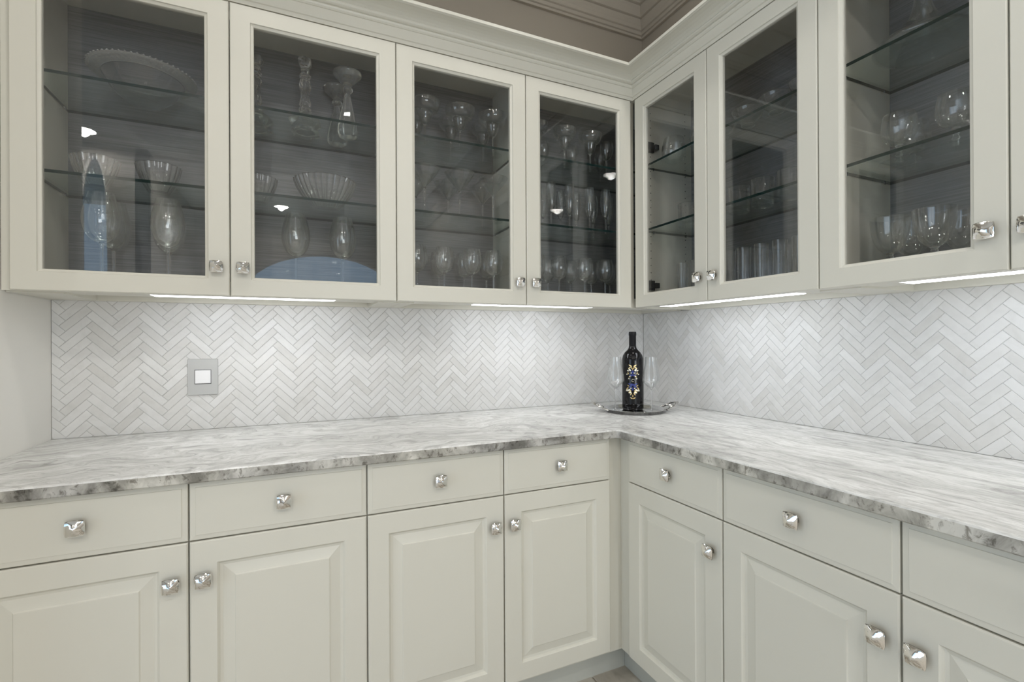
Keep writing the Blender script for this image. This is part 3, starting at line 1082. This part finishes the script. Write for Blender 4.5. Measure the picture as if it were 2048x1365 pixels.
PROTO['highball'] = ('highball_glass', 'glass', tumbler(.142, .0215, .0235, .012, .0016))
PROTO['rocks'] = ('rocks_glass', 'glass', tumbler(.098, .036, .0385, .020, .0022))
PROTO['stemless'] = ('stemless_glass', 'glass', bowl_mesh([(.022, 0), (.034, .004), (.048, .030), (.050, .055), (.044, .085), (.040, .100)], .0014, CLEAR, 'stemless_glass'))
PROTO['dish'] = ('dessert_dish', 'dish', bowl_mesh([(.020, 0), (.024, .004), (.022, .012), (.038, .026), (.050, .046), (.054, .058)], .0022, TUMBLERG, 'dessert_dish'))
def fluted(n, depth):
    return lambda a, k: 1.0 + depth * abs(sin(n * a / 2)) - depth * .5
def fluted_bowl(r0, r1, h, n, name):
    b = MB()
    keys = [(r0, 0), (r0 * 1.12, .008), (r0 + (r1 - r0) * .45, h * .34), (r0 + (r1 - r0) * .8, h * .68), (r1, h)]
    prof = shell(keys, .0035, 4, .006)
    b.lathe(prof, n * 6, shape=fluted(n, .075))
    return b.mesh(name, CRYSTAL, sharp=70)
PROTO['fluted'] = ('fluted_bowl', 'bowl', fluted_bowl(.030, .061, .083, 18, 'fluted_bowl'))
PROTO['big_fluted'] = ('fluted_bowl', 'bowl', fluted_bowl(.044, .106, .100, 28, 'fluted_bowl'))

ORD = {1: 'first', 2: 'second', 3: 'third', 4: 'fourth', 5: 'fifth'}
ZS = {0: 1.4148, 1: SH[0] + .0048, 2: SH[1] + .0048}
made = {}
def glassware(kind, wall, h, d, level, label, group=None, rz=0.0):
    name, cat, parts = PROTO[kind]
    z = ZS[level] if not isinstance(level, float) else level
    loc = (h, -d, z) if wall == 'B' else (-d, -h, z)
    if isinstance(parts, list):
        if kind in made:
            o = copy_tree(made[kind])
            o.location = loc
            o.rotation_euler = (0, 0, rz)
        else:
            o = thing(name, label, cat, loc, rz)
            for pn, me in parts:
                put(pn, me, o)
            made[kind] = o
    else:
        o = put(name, parts, None, loc, rz)
    if 'group' in o:
        del o['group']
    return tag(o, label, cat, group)

# -- bay beside the cream side wall
big = thing('footed_bowl', 'large round crystal bowl with a wide hobnail rim on the top shelf', 'bowl', (-2.116, -.152, ZS[2]))
b = MB(); b.lathe(shell([(.044, 0), (.050, .003), (.062, .012), (.084, .034), (.098, .058), (.108, .076)], .0035, 5, .006), 64)
b.build('bowl', TUMBLERG, big)
b = MB()
def hob(a, k):
    return 1.0
prof = [(r, z - .008) for r, z in ((.1075, .0835), (.118, .0865), (.130, .090), (.1395, .092), (.1425, .0945), (.1395, .0970), (.130, .0955), (.118, .0925), (.1065, .0880), (.1075, .0835))]
b.lathe(prof, 72)
rnd = random.Random(2)
for ring, (r, z, n) in enumerate(((.1155, .0945, 46), (.1245, .0968, 50), (.1335, .0985, 54), (.1400, .0985, 58))):
    for i in range(n):
        a = 2 * pi * (i + .5 * (ring % 2)) / n
        c = (r * cos(a), r * sin(a), z - .008)
        s = .0052
        v = [(c[0] + s * cos(t * pi / 2 + a), c[1] + s * sin(t * pi / 2 + a), c[2] - .002) for t in range(4)] + [(c[0], c[1], c[2] + .003)]
        b.add(v, [(0, 1, 4), (1, 2, 4), (2, 3, 4), (3, 0, 4)])
b.build('rim', HOBNAIL, big)
glassware('fluted', 'B', -2.240, .150, 1, 'small fluted crystal bowl nearest the cream side wall on the middle shelf')
glassware('fluted', 'B', -2.079, .150, 1, 'small fluted crystal bowl below the hobnail bowl, farther from the side wall')
for (x, d, lab) in ((-2.205, .225, 'balloon wine glass in front, nearest the cream side wall, bottom shelf'),
                    (-2.206, .115, 'balloon wine glass behind the one nearest the cream side wall'),
                    (-2.041, .222, 'balloon wine glass in front, under the second small fluted bowl'),
                    (-2.060, .110, 'balloon wine glass behind, under the second small fluted bowl')):
    glassware('balloon', 'B', x, d, 0, lab)
# -- candlestick bay
def twisted_candlestick():
    b = MB()
    base = [(0, 0), (.051, 0), (.054, .004), (.050, .010), (.037, .016), (.035, .022), (.060, .040), (.0585, .046), (.036, .062), (.022, .072), (.018, .078)]
    b.lathe(base + [(0, .078)], 6, smooth=False)
    m, s = b.mesh('base', CRYSTAL), MB()
    s.lathe([(0, .077), (.0195, .078), (.024, .086), (.0195, .094), (.0165, .100), (.021, .108), (.0185, .118), (.0150, .135), (.0175, .158), (.0205, .178), (.0185, .192), (.0145, .200), (.020, .208), (.0205, .214), (.014, .222), (0, .223)],
            8, smooth=False, twist=16.0)
    ms, c = s.mesh('stem', CRYSTAL), MB()
    c.lathe([(0, .2215), (.013, .222), (.017, .232), (.0150, .240), (.0235, .252), (.0260, .266), (.0225, .276), (.012, .276), (.011, .262), (0, .262)], 6, smooth=False)
    return [('base', m), ('stem', ms), ('cup', c.mesh('cup', CRYSTAL))]
def flared_candlestick():
    b = MB()
    b.lathe([(0, 0), (.028, 0), (.034, .004), (.0375, .020), (.036, .036), (.029, .070), (.0205, .110), (.0130, .145), (.0095, .165), (0, .166)], 8, smooth=False)
    m, c = b.mesh('stem', CRYSTAL), MB()
    c.lathe([(0, .1655), (.012, .166), (.0185, .174), (.019, .182), (.0135, .188), (.0165, .196), (.030, .210), (.048, .228), (.0515, .236), (.0500, .241), (.034, .238), (.016, .232), (.0135, .222), (0, .220)], 24)
    return [('stem', m), ('cup', c.mesh('cup', CRYSTAL, sharp=50))]
def candlestick(parts, x, d, label, rz=0.0, sc=1.0):
    o = thing('candlestick', label, 'candlestick', (x, -d, ZS[2]), rz)
    for pn, me in parts:
        put(pn, me, o)
    o.scale = (1, 1, sc)
    return o
tw, fl = twisted_candlestick(), flared_candlestick()
candlestick(tw, -1.6425, .115, 'twisted crystal candlestick on a hexagonal base, the whole one in view', .35)
candlestick(tw, -1.8050, .075, 'twisted crystal candlestick mostly hidden behind the door stile', .2, .97)
candlestick(fl, -1.4975, .145, 'crystal candlestick with a flared cup, standing in front of its twin', .2)
candlestick(fl, -1.5280, .062, 'crystal candlestick with a flared cup, standing behind its twin', .1, .90)
glassware('big_fluted', 'B', -1.576, .152, 1, 'wide fluted crystal bowl on the middle shelf below the twisted candlestick')
glassware('fluted', 'B', -1.795, .150, 1, 'small fluted crystal bowl half hidden by the stile of the candlestick door')
glassware('balloon', 'B', -1.6762, .200, 0, 'balloon wine glass under the wide fluted bowl, beside the ceiling light reflection')
glassware('balloon', 'B', -1.5220, .200, 0, 'balloon wine glass under the flared candlesticks, nearer the corner')
# -- martini bay
for k, (x, d) in enumerate(((-1.219, .200), (-1.0765, .200), (-0.9345, .200))):
    glassware('margarita', 'B', x, d, 2, 'wide margarita glass, front row, %s from the partition, martini bay top shelf' % ORD[3 - k])
for k, (x, d) in enumerate(((-1.225, .085), (-1.080, .090), (-0.936, .090))):
    glassware('coupe', 'B', x, d, 2, 'margarita glass, back row, %s from the partition, martini bay top shelf' % ORD[3 - k])
for k, (x, d) in enumerate(((-1.2264, .222), (-1.0860, .222), (-0.9425, .218))):
    glassware('martini', 'B', x, d, 1, 'martini glass, front row, %s from the partition, middle shelf' % ORD[3 - k])
for k, (x, d) in enumerate(((-1.2300, .085), (-1.0925, .090), (-0.9410, .095))):
    glassware('martini', 'B', x, d, 1, 'martini glass, back row, %s from the partition, middle shelf' % ORD[3 - k])
for k, (x, d) in enumerate(((-1.2500, .200), (-1.1450, .205), (-1.0300, .205), (-0.9365, .205))):
    glassware('wine', 'B', x, d, 0, 'wine glass, front row, %s from the partition, below the martini glasses' % ORD[4 - k])
for k, (x, d) in enumerate(((-1.2500, .095), (-1.1350, .095), (-1.0270, .095), (-0.9250, .095))):
    glassware('wine', 'B', x, d, 0, 'wine glass, back row, %s from the partition, below the martini glasses' % ORD[4 - k])
# -- flute bay
for k, (x, d) in enumerate(((-0.735, .200), (-0.5945, .200), (-0.4610, .200))):
    glassware('coupe', 'B', x, d, 2, 'margarita glass, front row, %s from the partition, flute bay top shelf' % ORD[k + 1])
for k, (x, d) in enumerate(((-0.640, .085), (-0.4900, .085), (-0.3250, .085))):
    glassware('small_wine', 'B', x, d, 2, 'small wine glass, back row, %s from the partition, flute bay top shelf' % ORD[k + 1])
glassware('small_wine', 'B', -0.3642, .190, 2, 'small wine glass in the front row nearest the corner, flute bay top shelf')
for k, (x, d) in enumerate(((-0.735, .200), (-0.6635, .200), (-0.5705, .200), (-0.4655, .200), (-0.3785, .200))):
    glassware('flute', 'B', x, d, 1, 'champagne flute, front row, %s from the partition, middle shelf' % ORD[k + 1])
for k, (x, d) in enumerate(((-0.650, .100), (-0.5585, .100), (-0.4720, .100), (-0.3795, .100), (-0.290, .100))):
    glassware('flute', 'B', x, d, 1, 'champagne flute, back row, %s from the partition, middle shelf' % ORD[k + 1])
for k, (x, d) in enumerate(((-0.735, .200), (-0.6255, .200), (-0.4940, .200), (-0.3835, .200))):
    glassware('wine', 'B', x, d, 0, 'wine glass, front row, %s from the partition, below the champagne flutes' % ORD[k + 1])
for k, (x, d) in enumerate(((-0.6255, .100), (-0.5065, .100), (-0.3930, .100), (-0.285, .100))):
    glassware('wine', 'B', x, d, 0, 'wine glass, back row, %s from the partition, below the champagne flutes' % ORD[k + 1])
# -- tumbler cabinet
glassware('stemless', 'R', .445, .200, 2, 'rounded stemless glass on the top shelf beside the black hinge')
glassware('stemless', 'R', .585, .180, 2, 'rounded stemless glass on the top shelf near the centre of the tumbler cabinet')
for k, (h, d) in enumerate(((.700, .20), (.815, .20), (.9250, .20), (1.035, .20))):
    glassware('dish', 'R', h, d, 2, 'low clear dessert dish on the tumbler cabinet top shelf, %s from the corner' % ORD[k + 1])
glassware('rocks', 'R', .470, .150, 1, 'thick-based rocks glass on the middle shelf, nearest the pin-holed panel')
glassware('rocks', 'R', .590, .150, 1, 'thick-based rocks glass on the middle shelf, second from the pin-holed panel')
for k, (h, d) in enumerate(((.716, .130), (.8177, .130), (.9207, .130), (1.030, .130))):
    glassware('rocks', 'R', h, d, 1, 'thick-based rocks glass behind the wider tumbler door, %s from the corner' % ORD[k + 1])
for k, (h, d) in enumerate(((.450, .160), (.530, .160), (.610, .160))):
    glassware('highball', 'R', h, d, 0, 'tall plain highball glass behind the hinged corner door, %s from the corner' % ORD[k + 1])
for k, (h, d) in enumerate(((.735, .205), (.800, .205), (.870, .205), (.940, .205), (1.010, .205))):
    glassware('highball', 'R', h, d, 0, 'tall highball glass, front row below the rocks glasses, %s from the corner' % ORD[k + 1])
for k, (h, d) in enumerate(((.750, .120), (.830, .120), (.905, .120), (.985, .120))):
    glassware('highball', 'R', h, d, 0, 'tall highball glass, back row below the rocks glasses, %s from the corner' % ORD[k + 1])
# -- decanter cabinet
b = MB()
b.lathe(shell([(.060, 0), (.085, .006), (.108, .022), (.104, .036), (.070, .060), (.036, .092), (.0205, .130), (.0165, .180), (.019, .225), (.030, .262)], .0022, 6, .003), 56)
dec = b.build('decanter', CLEAR, None, loc=(-.150, -1.318, ZS[2]))
tag(dec, 'clear wide-based wine decanter with a slender neck on the top shelf', 'decanter')
for (h, d, lab) in ((1.272, .170, 'round-bowled snifter in front on the middle shelf, nearest the corner'),
                    (1.394, .165, 'round-bowled snifter in front on the middle shelf, second from the corner'),
                    (1.258, .075, 'round-bowled snifter at the back of the middle shelf')):
    glassware('footed', 'R', h, d, 1, lab)
for (h, d, lab) in ((1.2640, .200, 'wide goblet in front on the bottom shelf, nearest the corner'),
                    (1.3640, .200, 'wide goblet in front on the bottom shelf beside the decanter door knob'),
                    (1.2610, .090, 'wide goblet at the back of the bottom shelf, nearest the corner'),
                    (1.3740, .095, 'wide goblet at the back of the bottom shelf, second from the corner')):
    glassware('goblet', 'R', h, d, 0, lab)

# ------------------------------------------------------------------ tray, bottle and two glasses on the worktop
ZTOP = 0.9132
tray = thing('serving_tray', 'round silver tray with ornate openwork handles in the worktop corner', 'tray', (-.316, -.321, ZTOP), YAW)
b = MB()
b.lathe([(0, 0), (.112, 0), (.119, .0012), (.1265, .0100), (.1330, .0125), (.1350, .0142), (.1330, .0152), (.1255, .0128), (.1190, .0050), (.1165, .0032), (0, .0030)], 64)
b.build('dish', SILVER, tray)
for s in (-1, 1):
    b = MB()
    def hp(r, t, z):
        return (s * (.126 + r * 1.15), t * 1.12, .011 + z + r * .30)
    outer = [hp(.055 * sin(pi * i / 16) ** .7 if 0 < i < 16 else 0.0, -.048 + .096 * i / 16, .012 * sin(pi * i / 16)) for i in range(17)]
    b.tube(outer, .0042, 8)
    b.tube([hp(.034 * sin(pi * i / 12) ** .8 if 0 < i < 12 else 0.0, -.034 + .068 * i / 12, .007 * sin(pi * i / 12)) for i in range(13)], .0030, 6)
    for t in (-.030, -.015, 0, .015, .030):
        c = .030 * cos(t * 24)
        b.tube([hp(c * .5 + .012 + .008 * cos(2 * pi * i / 10), t + .0080 * sin(2 * pi * i / 10), .006) for i in range(10)], .0026, 6, closed=True)
        b.lathe([(0, 0), (.0042, .002), (.0050, .0050), (.0035, .0085), (0, .0098)], 8, c=hp(.052 * cos(t * 24), t, .006))
    b.build('handle', DARKSILVER, tray)
BX, BY = -.3038, -.294
bottle = thing('wine_bottle', 'large black wine bottle with a gold and blue ornament print on the tray', 'bottle', (BX, BY, ZTOP + .0032))
b = MB()
body = [(0, .004), (.030, .002), (.042, .0), (.0455, .003), (.0468, .010), (.0470, .030), (.0470, .215), (.0462, .228), (.0425, .242), (.034, .256), (.0235, .266), (.0175, .275), (.0156, .285), (.0152, .300), (0, .300)]
b.lathe(body, 48)
b.build('body', BLACKGLASS, bottle, sharp=60)
b = MB()
b.lathe([(.0154, .279), (.0158, .281), (.0156, .328), (.0162, .330), (.0168, .333), (.0168, .341), (.0158, .346), (.0150, .3475), (0, .3478)], 32)
b.build('foil', FOIL, bottle)
# ornament print: petals laid on the glass, facing the camera
FACE = math.atan2(CAM_POS.y - BY, CAM_POS.x - BX)
def petals(items, name, mat):
    b = MB()
    R = .0473
    for (u, vz, L, W, rot) in items:
        for sgn in ((1, -1) if abs(u) > 1e-4 else (1,)):
            ring = []
            n = 10
            for i in range(n):
                t = 2 * pi * i / n
                px = L * cos(t)
                py = W * sin(t) * (1 - .35 * cos(t))
                ring.append((sgn * (u + px * cos(rot) - py * sin(rot)), vz + px * sin(rot) + py * cos(rot)))
            v = []
            for rr in (R, R + .0005):
                for (uu, zz) in ring:
                    a = FACE + uu / R
                    v.append((rr * cos(a), rr * sin(a), zz))
            f = [tuple(range(n, 2 * n))] + [(i, (i + 1) % n, n + (i + 1) % n, n + i) for i in range(n)]
            b.add(v, f)
    stuff(b.build(name, mat, bottle))
petals([(.010, .198, .0085, .0028, .55), (.005, .189, .0065, .0024, .95), (.0, .182, .0045, .0022, pi / 2), (.0145, .188, .006, .0024, -.5), (.020, .165, .0055, .0022, 1.1), (.013, .150, .0055, .002, -.7),
        (.013, .084, .0085, .0028, -.75), (.024, .098, .0070, .0026, -.75), (.0075, .074, .0065, .0025, -1.0), (.0, .066, .006, .0026, pi / 2), (.006, .056, .0065, .0024, .5), (.020, .110, .005, .002, .6)], 'gold_print', GOLD)
petals([(.013, .180, .0072, .0034, .8), (.021, .176, .0045, .0026, .3), (.0065, .166, .0026, .0024, 0), (.026, .160, .0030, .0026, 0), (.018, .090, .0085, .0036, -.5), (.027, .090, .0055, .0030, -.9), (.0115, .080, .0062, .0030, -.35), (.008, .099, .0027, .0025, 0), (.017, .141, .0035, .0024, .5)], 'cream_print', PEARL)
petals([(.0, .172, .0085, .0055, pi / 2), (.008, .155, .0065, .0040, .2), (.0, .158, .007, .0035, 0), (.0, .115, .012, .0050, 0), (.010, .107, .0085, .0042, -.5), (.0, .097, .008, .0040, pi / 2), (.015, .118, .005, .003, .4)], 'blue_print', BLUEP)
b = MB()
pts = []
for i in range(22):
    t = i / 21
    a = .4 + t * 5.2
    r = .0062 * (1 - .35 * t)
    uu, zz = r * cos(a) + .001, .1325 + r * 1.15 * sin(a)
    aa = FACE + uu / .0473
    pts.append((.0475 * cos(aa), .0475 * sin(aa), zz))
b.tube(pts, .0007, 5)
b.build('script_print', PEARL, bottle)
glassware('tall_wine', 'B', -.3910, .2850, ZTOP + .0034, 'slender wine glass on the tray, on the light-switch side of the bottle')
glassware('tall_wine', 'B', -.2676, .3740, ZTOP + .0034, 'slender wine glass on the tray, on the far side of the bottle from the switch')

# ------------------------------------------------------------------ recessed ceiling lights
ring = MB(); ring.lathe([(.088, 0), (.112, 0), (.115, .003), (.112, .006), (.088, .004), (.088, 0)], 32)
lens = MB(); lens.lathe([(0, .002), (.088, .002), (.088, .004), (0, .004)], 32)
RM, LM = ring.mesh('trim_ring', WHITEPL), lens.mesh('lens', CANM)
names = ['over the worktop by the candlestick cabinet', 'over the worktop near the corner',
         'in the open room beside the cream wall end', 'in front of the narrow arched window', 'in front of the wide arched window',
         'behind the camera by the decanter wall', 'behind the camera in line with the candlestick doors', 'halfway to the arched window by the decanter wall', 'halfway to the arched window on the open side']
for (cx, cy, k), nm in zip(CANS, names):
    o = thing('recessed_light', 'round white recessed ceiling light ' + nm, 'light', (cx, cy, CEIL - .007))
    put('trim_ring', RM, o)
    put('lens', LM, o)
